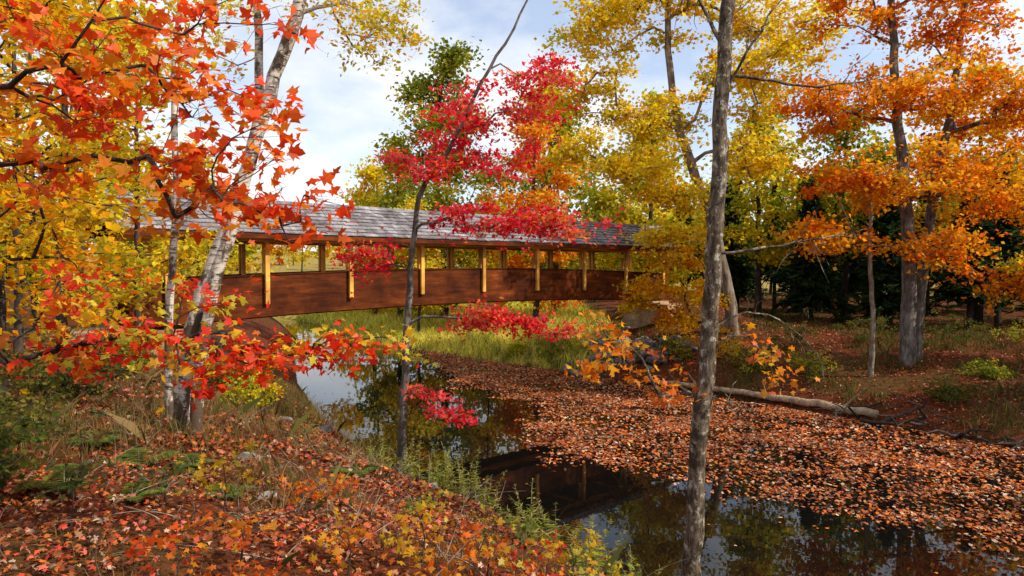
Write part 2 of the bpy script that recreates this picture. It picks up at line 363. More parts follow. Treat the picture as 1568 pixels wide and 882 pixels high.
# --- maples whose branches reach in from the left
tree('maple_tree', [(-4.6,3.6,2.9),(-4.5,3.7,4.4),(-4.2,3.8,5.6),(-3.9,3.8,7.2),(-3.7,3.9,9)], .14, .05,
     [(-2.9,4.1,6.3,.6,.5,.4,12),(-2.2,4.1,6.2,.5,.5,.4,12),(-1.75,4.1,5.95,.4,.4,.3,10),(-1.5,4.1,5.55,.32,.4,.3,9),(-1.32,4.1,5.3,.2,.3,.2,5),(-1.95,4.2,5.5,.35,.4,.25,9),(-2.5,4.2,5.85,.5,.4,.25,8),
      (-2.0,4.2,6.6,.7,.5,.25,5),(-3.1,4.2,5.7,.35,.4,.3,5)],
     16, .27, .088, ORED, M_DARK, 13, MAPLE, step=.25, rtip=.003, ntw=5, flat=.5)
tree('maple_tree', [(-5.6,5.0,2.9),(-5.4,5.1,4.0),(-5.2,5.2,5.0),(-5.2,5.2,7)], .1, .04,
     [(-3.6,5.3,4.4,.5,.5,.3,12),(-2.9,5.2,4.4,.5,.4,.3,13),(-2.2,5.2,4.35,.5,.4,.22,14),(-1.6,5.2,4.35,.4,.4,.2,12),(-1.1,5.2,4.42,.28,.3,.12,7),(-3.4,5.3,4.95,.5,.4,.25,7),(-2.5,5.3,4.8,.4,.4,.2,4)],
     17, .27, .083, MIXLOW, M_DARK, 14, MAPLE, step=.25, rtip=.003, ntw=5, flat=.35)
# --- birches
tree('birch_tree', [(-4.95,10,1.7),(-4.85,10,3.2),(-4.6,10,4.4),(-4.1,10,5.85),(-3.55,10,7.5),(-3.05,10,9.0),(-2.8,10,10.5)], .13, .085,
     [(-2.4,10,9.0,.9,.8,.7,20),(-1.7,10,8.6,.5,.6,.5,11),(-3.2,10,9.8,1.2,1,.8,14),(-2.2,10,8.1,.4,.5,.3,6)], 46, .42, .08, YELLOW, M_BIRCH, 15, OVAL, step=.3, rtip=.005, sides=12)
tree('birch_tree', [(-4.6,9.7,1.7),(-4.5,9.8,3.4),(-4.3,9.9,4.8),(-3.95,10,6.1),(-3.75,10.2,7.6),(-3.9,10.4,9.5)], .10, .055,
     [(-4.2,10.3,9,1.1,1,1,14)], 45, .4, .08, YELLOW, M_BIRCH, 16, OVAL, step=.3, rtip=.005)
tree('birch_tree', [(-5.3,10.6,1.9),(-5.35,10.6,4),(-5.2,10.6,6),(-5.3,10.8,8),(-5.1,10.8,10)], .07, .04,
     [(-5.6,10.8,8,1.2,1,1.2,14)], 45, .4, .08, YELLOW, M_BIRCH, 17, OVAL, step=.3, rtip=.005)
# --- yellow wood on the left
for k_, (x, y, H, R_, b, s_) in enumerate([(-7.6,11.5,8,2.6,1.6,21),(-10.5,14.5,10,3.2,2,22),(-9.6,17.5,9.5,2.4,2.6,23),(-14,20,12,4,1,24),(-6.8,9.0,7.5,2.0,1.5,25),(-17,27,13,4.5,2,26),(-12.8,28,8,2.8,1.0,27)]):
    autotree('yellow_maple_tree', x, y, H, R_, b, [YELLOW, GOLD, YELLOW, YGREEN, GOLD, YELLOW, YELLOW][k_], s_, nb=8, per=8, nleaf=76 if y > 12 else 66, clr=.75, ls=.12 if y < 15 else .17, r0=.10, rtip=.009, tpl=FAR)
# --- big yellow maple by the far abutment
tree('yellow_maple_tree', [(11.0,33.5,1.0),(10.6,33.5,4),(9.9,33.5,7),(9.0,33.5,9.5),(8.0,33.5,12.5),(7.6,33.6,16.5),(7.8,33.8,20)], .36, .1,
     [(3.5,33,13.5,2.2,2.4,1.5,18),(5,33.5,17,3,3,2.5,28),(9,33,18.5,4,3,3,32),(7,33,12,2.4,2.8,1.6,22),(11.5,33,14,2.6,3,2,28),(5.6,32,9.8,2.2,2.4,.9,20),(8,32,8.6,1.8,2.2,.8,14),(11.6,33,10.4,2,2.5,1.2,18),(13.5,33,17,2.5,3,3,24),(4.5,33,20,3,3,2,18),(7.2,31.5,6.6,1.9,1.8,.6,13),(3.2,33,10.8,1.2,2,.7,10)],
     118, 1.2, .21, YELLOW, M_TAN, 31, FAR, rtip=.016, flat=.3, step=.7, w=[.3,.25,.15,.1,.2])
tree('orange_maple_tree', [(9.3,31.5,1),(9.1,31.5,3),(8.8,31.5,5),(8.5,31.5,6.5)], .12, .04,
     [(7.4,31,5.4,1.6,1.2,.7,18),(6.3,31,4.2,1.2,1.1,.6,16),(8.3,31,3.9,1.2,1,.8,16),(5.6,31,3.5,.8,.8,.4,8),(7.4,30.8,2.8,1.0,.8,.5,10)], 90, .6, .15, GOLD, M_DARK, 32, FAR, rtip=.01)
# --- big orange maple on the right
tree('orange_maple_tree', [(15.2,26.2,.6),(15.2,26.2,3.5),(15.1,26.2,7),(14.8,26.2,10),(14.6,26.3,13),(14.5,26.5,17)], .32, .11,
     [(13,26,15.5,2.2,2.4,2,26),(17,26,15.5,2.8,2.6,2.2,30),(15,25.5,12,3,2.6,1.6,32),(11.8,25.8,11.5,1.6,2,1.2,18),(18.6,26,11,2.2,2.4,1.8,26),(12.4,25.5,8.3,1.7,2,1.0,19),(16,25,8.5,2.2,2.2,1.2,24),(19,25.5,7.4,2.2,2.2,1.2,20),(11.6,25.4,6.2,1.7,1.6,.6,13),(15.3,24.6,5.7,1.8,1.8,.7,15),(18.6,25,4.6,1.7,1.8,.9,13),(21.5,26,12,2.2,2.4,3,22)],
     112, 1.0, .17, ORANGE, M_BARK, 33, FAR, rtip=.015, flat=.3, step=.6, w=[.3,.3,.12,.23,.05])
tree('maple_tree', [(15.7,26.6,.6),(15.9,26.6,4),(16.4,26.6,8),(17.2,26.8,12),(17.8,27,16)], .26, .1, [(18,27,15,2,2,2,14)], 110, .9, .18, ORANGE, M_BARK, 34, FAR, rtip=.018)
tree('maple_tree', [(13.4,25.4,.7),(13.45,25.4,3),(13.3,25.4,5.5),(13.4,25.5,8.5)], .11, .05, [(13.2,25.4,8,1.3,1.3,.9,8)], 80, .7, .17, GOLD, M_TAN, 35, FAR)
tree('yellow_maple_tree', [(20.5,25,1),(20.4,25,4),(20,25,7)], .13, .04, [(19,24.5,5.3,1.3,1.2,.5,8),(20.5,24.5,3.6,1.3,1.2,.5,9),(21.5,25,6,1.4,1.4,.8,10)], 90, .7, .16, YELLOW, M_BARK, 36, FAR)
# --- trees beyond the bridge
autotree('oak_tree', -5.2, 52, 20.5, 6.0, 2, OLIVE, 41, nb=11, per=12, nleaf=110, clr=1.6, ls=.33, r0=.4)
autotree('oak_tree', 3.5, 56, 19, 5, 2, OLIVE, 42, nb=10, per=10, nleaf=100, clr=1.5, ls=.33, r0=.35)
autotree('orange_maple_tree', 1.6, 45, 15.5, 3.6, 2, np.array([(.9,.2,.02),(.90,.36,.02),(.90,.55,.03)]), 43, nb=9, per=9, nleaf=100, clr=1.1, ls=.27, r0=.25)
autotree('yellow_maple_tree', -12.5, 62, 13.5, 4.5, 1, YELLOW, 44, nb=8, per=10, nleaf=95, clr=1.4, ls=.34, r0=.25)
autotree('yellow_maple_tree', -8.9, 54, 15.0, 3.8, 1, YGREEN, 48, nb=8, per=10, nleaf=95, clr=1.4, ls=.32, r0=.25)
autotree('yellow_maple_tree', -6.2, 45.5, 9.0, 2.6, 2, YELLOW, 61, nb=7, per=8, nleaf=85, clr=1.0, ls=.24, r0=.12)
autotree('yellow_maple_tree', -1.6, 47, 9.5, 2.8, 2, YELLOW, 62, nb=7, per=8, nleaf=85, clr=1.0, ls=.24, r0=.12)
autotree('yellow_maple_tree', 9.5, 48, 15, 4.5, 1.5, YGREEN, 45, nb=9, per=10, nleaf=95, clr=1.3, ls=.30, r0=.25)
autotree('yellow_maple_tree', 15.5, 43, 12.5, 4.0, 4, YGREEN, 46, nb=8, per=10, nleaf=95, clr=1.3, ls=.29, r0=.25)
autotree('yellow_maple_tree', 20, 41, 12.5, 4.2, 4, OLIVE, 49, nb=8, per=9, nleaf=95, clr=1.3, ls=.27, r0=.25)
autotree('yellow_maple_tree', 26, 38, 14, 5, 4, GOLD, 47, nb=8, per=10, nleaf=95, clr=1.2, ls=.26, r0=.25)
# --- unseen trees beside the viewer and on the right bank, added for shade
for k_, (x, y, H, s_) in enumerate([(6.6,2.2,7.2,51),(4.6,-.6,7.2,52)]):
    autotree('maple_tree', x, y, H, 2.3, 3.0, ORANGE, s_, nb=6, per=9, nleaf=75, clr=.7, ls=.26, r0=.14)
for k_, (x, y, H, s_) in enumerate([(25,17.5,11,56),(31,20,13,57)]):
    autotree('maple_tree', x, y, H, 3.6, 2.5, ORANGE, s_, nb=7, per=7, nleaf=60, clr=1.1, ls=.32, r0=.2)
# --- conifers
def conifer(x, y, H, R_, seed, cb=.18):
    r = np.random.default_rng(seed); mb = MB(); z0 = float(height(x, y)) - .1
    tube(mb, np.array([(x, y, z0 + H * t) for t in np.linspace(0, .98, 10)]), np.linspace(.17, .02, 10), 8, 0, .05, r=r)
    m = 3800; t = cb + (1 - cb) * r.random(m) ** 1.25; wh = np.floor(t * 26) / 26
    a = (r.integers(0, 8, m) + wh * 26 * .37) * (2 * np.pi / 8) + r.normal(size=m) * .13
    rad = R_ * (1.03 - wh) * r.uniform(.1, 1, m) ** .7 * (.8 + .3 * np.sin(a * 3 + wh * 40))
    P = np.stack([x + np.cos(a) * rad, y + np.sin(a) * rad, z0 + H * wh - rad * .28 + r.normal(size=m) * .12], -1)
    D = np.stack([np.cos(a), np.sin(a), -.3 + 0 * a], -1) + r.normal(size=(m, 3)) * .5
    col = np.array([.03, .055, .018]) * r.uniform(.5, 1.7, (m, 1))
    leaves(mb, P, np.array([0, 0, 1.]) + r.normal(size=(m, 3)) * .5, r.uniform(.35, .75, m), col, NEED, 1, .3, D, r)
    mb.build('pine_tree', [M_DARK, M_LEAF])
for k_, (x, y, H) in enumerate([(16,50,10),(20,47,9.5),(24,50,10.5),(28,46,10),(33,48,11),(22,42,9),(18.5,56,11),(29,55,12),(37,44,10),(26,36.5,8.5),(31,39,9.5),(13.5,54,10),(40,55,13),(35,34,10),(17.5,40,8.5),(23.5,35,8),(29,33.5,9),(20,52,10),(20.5,37,8.5),(14.5,46,9)]):
    conifer(x, y, H, 2.7, 60 + k_, .18 + .12 * (k_ % 2))
# --- distant wood
def forest():
    r = np.random.default_rng(90); mb = MB(); pals = [OLIVE, YELLOW, YGREEN, ORANGE, OLIVE, GOLD]
    spots = [(r.uniform(-3, 75), r.uniform(66, 100)) for _ in range(56)] + [(r.uniform(-75, -24), r.uniform(34, 90)) for _ in range(30)] + [(r.uniform(-130, 60), r.uniform(150, 230)) for _ in range(80)] + [(r.uniform(30, 70), r.uniform(20, 60)) for _ in range(24)]
    for (x, y) in spots:
        if -40 < x < -20 and y > 60 and y < 110: continue
        if dseg(np.array([x]), np.array([y]), POLY)[0] < 4 or inside(np.array([x]), np.array([y]), POLY)[0]: continue
        z0 = float(height(x, y)); H = r.uniform(8, 15) if y > 60 or x > 0 else r.uniform(7, 12); R_ = H * .28; pal = pals[r.integers(len(pals))]
        tube(mb, np.array([(x, y, z0 - .2), (x + .2, y, z0 + H * .4), (x, y, z0 + H * .85)]), [.2, .14, .05], 6, 0, r=r)
        nb_ = 22; m = 1200 if y < 120 else 600; c = norm(r.normal(size=(nb_, 3))) * r.uniform(.3, 1, (nb_, 1)) * np.array([R_, R_, H * .42]) + np.array([x, y, z0 + H * .55])
        ci = r.integers(0, nb_, m); P = c[ci] + r.normal(size=(m, 3)) * np.array([.9, .9, .55]) * H / 12
        leaves(mb, P, np.array([0, 0, .7]) + r.normal(size=(m, 3)), r.uniform(.35, .7, m) * (1 if y < 120 else 1.6), palcol(pal, m, None, r) * .85, FAR, 1, .4, None, r)
    mb.build('forest', [M_DARK, M_LEAF])
forest()

# ------------------------------------------------------------------ covered bridge
bridge = bpy.data.objects.new('covered_bridge', None); scene.collection.objects.link(bridge)
O = np.array([-8.06, 22.4]); dl = np.array([2.281, 1.942]); SP = np.linalg.norm(dl); du = dl / SP; dv_ = np.array([-du[1], du[0]])
W = 2.3; U0, U1 = -4.0, 7.15 * SP
def bw(u, v, z):
    u = np.asarray(u, float); v = np.asarray(v, float); z = np.asarray(z, float) + 0 * u
    return np.stack([O[0] + u * du[0] + v * dv_[0], O[1] + u * du[1] + v * dv_[1], z], -1)
BF = np.array([[0,3,2,1],[4,5,6,7],[0,1,5,4],[1,2,6,5],[2,3,7,6],[3,0,4,7]])
def bbox(mb, u0, u1, v0, v1, z0, z1, col=(1,1,1), z0b=None, z1b=None):
    z0b = z0 if z0b is None else z0b; z1b = z1 if z1b is None else z1b
    mb.add(bw([u0,u1,u1,u0,u0,u1,u1,u0], [v0,v0,v1,v1,v0,v0,v1,v1], [z0,z0b,z0b,z0,z1,z1b,z1b,z1]), BF, 0, col)
arch = lambda u: 3.32 + .36 * (1 - ((u - 10) / 13.) ** 2)
us = np.linspace(U0, U1, 60)
def sweep(mb, v0, v1, lo, hi, us=us, col=(1,1,1)):
    for a, b in zip(us[:-1], us[1:]):
        bbox(mb, a, b, v0, v1, arch(a) + lo, arch(a) + hi, col, arch(b) + lo, arch(b) + hi)
rb = np.random.default_rng(5)
PH = 1.34
def panels(mb, v0, v1, hi):
    edges = [U0] + [i * SP / 2 for i in range(-2, 15)] + [U1]
    for u, e in zip(edges[:-1], edges[1:]):
        if e <= u: continue
        tone = rb.uniform(.82, 1.15); sub = np.linspace(u, e, 4)
        for a, b in zip(sub[:-1], sub[1:]):
            bbox(mb, a + (.004 if a == u else 0), b, v0, v1, arch(a), arch(a) + hi, (tone, tone, tone), arch(b), arch(b) + hi)
mb = MB(); panels(mb, 0, .05, PH); sweep(mb, .055, .1, .02, PH - .02); panels(mb, W - .05, W, PH); sweep(mb, W - .1, W - .055, .02, PH - .02)
sweep(mb, -.03, .13, PH + .003, PH + .05, col=(.6,.5,.5)); sweep(mb, W - .13, W + .03, PH + .003, PH + .05, col=(.6,.5,.5)); mb.build('side_panels', [M_RED], bridge)
mb = MB(); sweep(mb, .14, W - .14, .2, .3); mb.build('deck', [M_POST], bridge)
mb = MB(); sweep(mb, .3, .5, -.06, .19); sweep(mb, W - .5, W - .3, -.06, .19); mb.build('girders', [M_RED], bridge)
mb = MB(); ZE = 5.92
for i_ in range(-1, 8):
    u = i_ * SP
    for v0, v1 in ((-.14, -.035), (W + .035, W + .14)):
        t = rb.uniform(.9, 1.1); bbox(mb, u - .07, u + .07, v0, v1, arch(u) + .42, ZE, (t, t, t))
    for v0, v1 in ((.11, .2), (W - .2, W - .11)): bbox(mb, u - .065, u + .065, v0, v1, arch(u) + .3, ZE - .002)
    bbox(mb, u - .05, u + .05, .02, W - .02, ZE + .17, ZE + .32)
mb.build('posts', [M_POST], bridge)
mb = MB()
for v0, v1 in ((-.15, .01), (W - .01, W + .15)): bbox(mb, U0 - .3, U1 + .3, v0, v1, ZE + .002, ZE + .13)
mb.build('eave_beams', [M_POST], bridge)
RZ = 7.33; VE = -.62; ZR = 6.14; VM = W / 2
sl = lambda v: ZR + (RZ - ZR) * (v - VE) / (VM - VE)
mb = MB()
u0, u1 = U0 - .6, U1 + .6
def slope(mb, va, vb, za, zb, th, ua=u0, ub=u1, col=(1,1,1)):
    mb.add(bw([ua,ub,ub,ua,ua,ub,ub,ua], [va,va,vb,vb,va,va,vb,vb], [za-th,za-th,zb-th,zb-th,za,za,zb,zb]), BF, 0, col)
slope(mb, VE, VM - .001, ZR, RZ, .04); slope(mb, W - VE, VM + .001, ZR, RZ, .04)
bbox(mb, u0, u1, VE - .035, VE - .002, ZR - .15, ZR - .01); bbox(mb, u0, u1, W - VE + .002, W - VE + .035, ZR - .15, ZR - .01)
mb.build('roof_boards', [M_RED], bridge)
mb = MB()
for u in np.arange(U0, U1, 1.0):
    for sgn in (0, 1):
        va, vb = (VE + .02, VM - .01) if sgn == 0 else (W - VE - .02, VM + .01)
        za, zb = sl(VE + .02) - .05, RZ - .05
        mb.add(bw([u-.03,u+.03,u+.03,u-.03]*2, [va,va,vb,vb]*2, [za-.1,za-.1,zb-.1,zb-.1,za,za,zb,zb]), BF, 0)
mb.build('rafters', [M_POST], bridge)
mb = MB(); nc = 9
fa = lambda f: VE - .03 + (VM - VE + .03) * f
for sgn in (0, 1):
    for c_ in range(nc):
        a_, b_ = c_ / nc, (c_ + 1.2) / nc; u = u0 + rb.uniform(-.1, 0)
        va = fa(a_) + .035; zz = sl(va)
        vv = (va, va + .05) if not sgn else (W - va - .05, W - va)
        bbox(mb, u0 + .01, u1 - .01, vv[0], vv[1], zz - .0, zz + .045, (.18, .18, .2))  # dark strip under each course, its shadow line put in as colour
        while u < u1:
            w_ = rb.uniform(.14, .38); e = min(u + w_, u1 + .02); jj = rb.uniform(-.015, .015) ; up = rb.uniform(.065, .08); t = rb.uniform(.7, 1.35); tt = (t, t, t * rb.uniform(.98, 1.05))
            va, vb = fa(a_) + jj, fa(min(b_, 1)); za, zb = sl(va) + up + .01, sl(vb) + .03
            if sgn: va, vb = W - va, W - vb
            mb.add(bw([u+.003,e-.003,e-.003,u+.003]*2, [va,va,vb,vb]*2, [za-.022,za-.022,zb-.02,zb-.02,za,za,zb,zb]), BF, 0, tt); u = e
for u in np.arange(u0, u1, .5):
    t = rb.uniform(.8, 1.2)
    for s_ in (-1, 1):
        mb.add(bw([u,u+.48,u+.48,u]*2, [VM,VM,VM+s_*.13,VM+s_*.13]*2, [RZ+.05,RZ+.05,RZ-.04,RZ-.04,RZ+.075,RZ+.075,RZ-.015,RZ-.015]), BF, 0, (t,t,t))
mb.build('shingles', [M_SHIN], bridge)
mb = MB()
for cc in range(6):
    u = -6.6
    while u < -2.2:
        e = min(-2.2, u + .9); t = rb.uniform(.85, 1.1); bbox(mb, u + .006, e - .006, -.25, W + .25, .2 + cc * .5, .2 + cc * .5 + .49, (t, t, t)); u = e
for cc in range(9):
    t = rb.uniform(.8, 1.1); bbox(mb, 21.0, 25.6, -.35, W + .35, .3 + cc * .32, .3 + cc * .32 + .31, (t, t, t))
mb.build('abutments', [M_ABUT], bridge)

# ------------------------------------------------------------------ rocks, log
import bmesh
bm = bmesh.new(); bmesh.ops.create_icosphere(bm, subdivisions=3, radius=1)
IV = np.array([v.co[:] for v in bm.verts]); IF = np.array([[v.index for v in f.verts] for f in bm.faces]); bm.free()
def rock(mb, p, s, r):
    V = IV.copy()
    for k_ in range(12):
        d = norm(r.normal(size=3)); c = r.uniform(.45, .8); q = V @ d; V = V - np.outer(np.maximum(0, q - c), d)
    V += r.normal(size=V.shape) * .012
    V *= np.array([r.uniform(.8, 1.4), r.uniform(.7, 1.1), r.uniform(.5, .85)]) * s; a = r.uniform(0, 6.28)
    R3 = np.array([[math.cos(a), -math.sin(a), 0], [math.sin(a), math.cos(a), 0], [0, 0, 1]]); mb.add(V @ R3.T + p, IF)
r = np.random.default_rng(8); mb = MB()
for k_ in range(120):
    t = r.random(); x = 3.2 + 4.0 * t + r.normal() * .6; y = 33.5 - 1.0 * t + r.normal() * .9 - (0 if t < .6 else .5)
    rock(mb, np.array([x, y, max(0.1, float(height(x, y))) + r.uniform(0, .5) * (1.8 if x > 4.0 else .7)]), r.uniform(.16, .42), r)
mb.build('rock_pile', [M_ROCK])
for (x, y, s_) in [(-3.6,9.2,.18),(-2.7,7.6,.16),(-2.3,8.2,.15),(-5.3,15.5,.3),(-4.7,16.6,.3),(-1.2,10.3,.18),(-2.9,11.6,.18)]:
    mb = MB(); rock(mb, np.array([x, y, float(height(x, y))]), s_, r); mb.build('rock', [M_ROCK])
mb = MB(); P = catmull([(5.8,29.4,.22),(8.0,27.1,.24),(10.2,24.5,.3),(12.0,22.3,.22)], .4); P[1:-1] += r.normal(size=(len(P) - 2, 3)) * .025
tube(mb, P, np.linspace(.09, .15, len(P)), 10, 0, .06, cap=True)
for (a, b) in [((9.5,25.4,.3),(9.2,25.0,1.0)),((11.3,23.2,.3),(11.8,22.6,1.1)),((7.5,27.6,.3),(7.2,27.9,.8))]: tube(mb, np.linspace(a, b, 4), [.04,.03,.02,.01], 6)
mb.build('fallen_log', [barkmat('weathered_wood', [(.3, (.14, .09, .05)), (.5, (.38, .27, .17)), (.75, (.55, .43, .3))], 5, (2, 2, 2), .9)])
mb = MB()
for k_ in range(44):
    a = np.array([r.uniform(11, 19), 0, 0]); a[1] = 22.6 - (a[0] - 12) * 1.5 + r.normal() * .6; a[2] = .15; d = norm(np.array([r.normal(), r.normal(), r.uniform(.05, .5)])); L = r.uniform(1, 3.2)
    Q = a + np.outer(np.linspace(0, L, 7), d) + r.normal(size=(7, 3)) * .07; tube(mb, Q, np.linspace(r.uniform(.03, .09), .01, 7), 5)
mb.build('dead_branches', [M_DARK])

# ------------------------------------------------------------------ leaf carpets
MAT = np.array([(-5.6,42),(-3.6,34),(-2.6,29.5),(-.4,27),(1.1,24.6),(1.0,21.5),(.3,19.6),(2.0,17.6),(4.6,15.9),(6.7,13.7),(8.6,11.7),(14,7),(24,-1),(40,-5),(40,5),(21,12.2),(14.6,18.6),(12.4,22.4),(8.8,26.8),(6,30),(3.3,33.6),(-.6,37.6)], float)
r = np.random.default_rng(9); mb = MB(); m = 400000
x = r.uniform(-6, 24, m); y = r.uniform(2, 42, m)
jx = x + r.normal(size=m) * .3 + (fbm(x * .8, y * .8, 31) - .47) * 2.4; jy = y + r.normal(size=m) * .3 + (fbm(x * .8, y * .8, 33) - .47) * 2.4
dens = sstep(.38, .54, fbm(x * .7, y * 1.2, 21)) * .75 + .25
ok = inside(jx, jy, MAT) & (r.random(m) < dens) & inside(x, y, POLY)
x, y = x[ok], y[ok]; m = len(x); print('mat leaves', m)
P = np.stack([x, y, .012 + r.random(m) * .03], -1)
col = palcol(LITTER, m, None, r) * (.45 + 1.2 * fbm(x * .6, y * .6, 25))[:, None]
Nv = np.array([0, 0, 1.]) + r.normal(size=(m, 3)) * .25
nr = y < 17
leaves(mb, P[nr], Nv[nr], r.uniform(.05, .115, nr.sum()), col[nr], MID, 0, .8, None, r)
leaves(mb, P[~nr], Nv[~nr], r.uniform(.07, .14, (~nr).sum()), col[~nr], FAR, 0, .8, None, r)
m = 2500; x = r.uniform(-14, 12, m); y = r.uniform(8, 45, m); ok = inside(x, y, POLY) & (fbm(x * .4, y * .4, 41) > .49); x, y = x[ok], y[ok]; m = len(x)
leaves(mb, np.stack([x, y, np.full(m, .012)], -1), np.array([0, 0, 1.]) + r.normal(size=(m, 3)) * .08, r.uniform(.05, .09, m), palcol(LITTER, m, None, r), MID, 0, .3, None, r)
mb.build('floating_leaves', [M_DRY])
mb = MB(); m = 150000; m2 = 75000
x = np.concatenate([r.uniform(-13, 6, m), r.uniform(5, 30, m2)]); y = np.concatenate([r.uniform(2, 20, m), r.uniform(14, 40, m2)])
h = height(x, y); ok = (h > .02) & (r.random(len(x)) < .12 + .88 * sstep(.40, .58, fbm(x * .8, y * .8, 51))); x, y, h = x[ok], y[ok], h[ok]; m = len(x)
P = np.stack([x, y, h + .02 + r.random(m) * .04], -1); col = palcol(np.vstack([LITTER, LITTER * .6, [(.66,.09,.03),(.68,.2,.03),(.52,.05,.03),(.72,.16,.10)]]), m, None, r) * .88
Nv = np.array([0, 0, 1.]) + r.normal(size=(m, 3)) * .45; nr = y < 9
leaves(mb, P[nr], Nv[nr], r.uniform(.03, .065, nr.sum()), col[nr], MAPLE, 0, .9, None, r)
leaves(mb, P[~nr], Nv[~nr], r.uniform(.05, .10, (~nr).sum()), col[~nr], FAR, 0, .9, None, r)
mb.build('leaf_litter', [M_DRY])

# ------------------------------------------------------------------ grass, weeds, ferns, shrubs
def blades(mb, x, y, z, hgt, wid, col, r, lean=.35):
    n_ = len(x); a = r.uniform(0, 6.28, n_); S = np.stack([np.cos(a), np.sin(a), 0 * a], -1) * wid[:, None]
    b = r.uniform(0, 6.28, n_); D = np.stack([np.cos(b), np.sin(b), 0 * b], -1) * (hgt * r.uniform(.05, lean, n_) * 1.5)[:, None]
    B = np.stack([x, y, z], -1); Up = np.array([0, 0, 1.]) * hgt[:, None]
    V = np.stack([B - S, B + S, B + S * .7 + Up * .55 + D * .3, B + Up * .97 + D, B - S * .7 + Up * .55 + D * .3], 1)
    mb.add(V.reshape(-1, 3), np.arange(n_ * 5).reshape(n_, 5), 0, np.repeat(col, 5, 0))
GR = np.array([(.80,.70,.09),(.62,.62,.08),(.88,.74,.15),(.30,.35,.05),(.88,.76,.2)])
DRYG = np.array([(.30,.20,.08),(.16,.16,.035),(.36,.25,.11),(.10,.11,.03),(.22,.12,.05)])
FORG = np.array([(.12,.13,.03),(.08,.10,.025),(.20,.16,.05),(.16,.09,.03)])
def grassarea(mb, x0, x1, y0, y1, n_, hmin, hmax, thr, r, cond=None, wid=.012, s=61, pal=GR, mul=1., lean=.35):
    x = r.uniform(x0, x1, n_); y = r.uniform(y0, y1, n_); z = height(x, y); f = fbm(x * .6, y * .6, s)
    ok = (z > .0) & (f + r.normal(size=n_) * .04 > thr)
    if cond is not None: ok &= cond(x, y)
    x, y, z, f = x[ok], y[ok], z[ok], f[ok]; m = len(x)
    blades(mb, x, y, z - .03, r.uniform(hmin, hmax, m) * (.5 + 1.1 * (f - thr) / .25).clip(.4, 1.5), np.full(m, wid) * r.uniform(.6, 1.4, m), palcol(pal, m, None, r) * mul, r, lean)
r = np.random.default_rng(10); mb = MB()
isF = lambda x, y: dseg(x, y, FB) < dseg(x, y, NB)
grassarea(mb, -22, 6, 32, 75, 90000, .25, .7, .33, r, isF, .022, lean=.6)
grassarea(mb, 5, 32, 16, 50, 42000, .15, .4, .48, r, isF, .02, 63, FORG, 1., .6)
grassarea(mb, -14, 4, 3.5, 24, 70000, .12, .42, .42, r, None, .004, 65, DRYG, 1., .9)
mb.build('grass', [M_GRASS])
def weed(x, y, H, r, pal, nst=7, name='goldenrod_plant'):
    mb = MB(); z0 = float(height(x, y)) - .03
    for s_ in range(nst):
        b = np.array([x + r.normal() * .12, y + r.normal() * .12, z0]); h_ = H * r.uniform(.6, 1.1); ln = r.normal(size=2) * .22 * h_
        t = np.linspace(0, 1, 8)[:, None]; P = b + np.hstack([ln[None] * t ** 2, h_ * t]); tube(mb, P, np.linspace(.006, .002, 8), 4, 0)
        m = int(46 * h_ / .6); tt = r.uniform(.15, 1, m); Q = b + np.stack([ln[0] * tt ** 2, ln[1] * tt ** 2, h_ * tt], -1); a = r.uniform(0, 6.28, m)
        D = np.stack([np.cos(a), np.sin(a), .5 + 0 * a], -1); Nn_ = np.stack([-np.cos(a) * .4, -np.sin(a) * .4, 1 + 0 * a], -1) + r.normal(size=(m, 3)) * .2
        leaves(mb, Q, Nn_, (.13 * (1.15 - tt)) * r.uniform(.7, 1.3, m) + .02, palcol(pal, m, None, r), LANCE, 1, .4, D, r)
    mb.build(name, [M_TAN, M_GRASS])
WG = np.array([(.26,.31,.045),(.16,.22,.035),(.42,.40,.06),(.5,.42,.12)])
for (x, y, H) in [(-1.75,11.2,.85),(-1.2,11.2,.95),(-.8,10.7,.95),(-.45,10.6,.85),(.5,9.4,.8),(.9,8.9,.85),(1.3,8.5,.8),(1.0,8.0,.85),(-2.4,12.0,.7),(.1,10.0,.7),(1.7,7.9,.75),(-1.4,12.0,.7),(-4.2,14.0,.6),(-5.6,17.0,.7),(.2,7.6,.7),(1.5,7.2,.8),(.7,7.0,.7)]: weed(x, y, H, r, WG)
for k_ in range(30):
    x = r.uniform(-3, 4.5); y = 33 + r.uniform(1, 7) - x * .75; weed(x, y, r.uniform(.5, 1.0), r, WG * 1.2, 9, 'meadow_plant')
def fern(x, y, s_, r):
    mb = MB(); z0 = float(height(x, y))
    for k_ in range(11):
        a = r.uniform(0, 6.28); L = s_ * r.uniform(.7, 1.1); t = np.linspace(0, 1, 26)
        P = np.stack([x + np.cos(a) * L * t, y + np.sin(a) * L * t, z0 + L * (.95 * t - .75 * t * t)], -1); tube(mb, P[::5], np.linspace(.004, .0015, 6), 4, 0)
        sd = np.array([-math.sin(a), math.cos(a), -.1])
        for sg in (-1, 1):
            Q = P[2:]; m = len(Q); D = np.tile(sd * sg * np.array([1, 1, sg]), (m, 1)) + np.gradient(P, axis=0)[2:] * 6
            leaves(mb, Q, np.tile([0.1, 0, 1.], (m, 1)), .3 * L * np.sin(np.pi * (.12 + .86 * t[2:])) + .01, palcol(np.array([(.1,.16,.03),(.2,.2,.04)]), m, None, r), LANCE, 1, .2, D, r)
    mb.build('fern', [M_TAN, M_GRASS])
for (x, y, s_) in [(-4.4,8.0,.5),(-4.0,8.5,.4),(-3.1,7.3,.35),(-5.3,8.6,.45),(-2.2,9.6,.4),(-3.6,6.4,.35),(-4.1,6.2,.45)]: fern(x, y, s_, r)
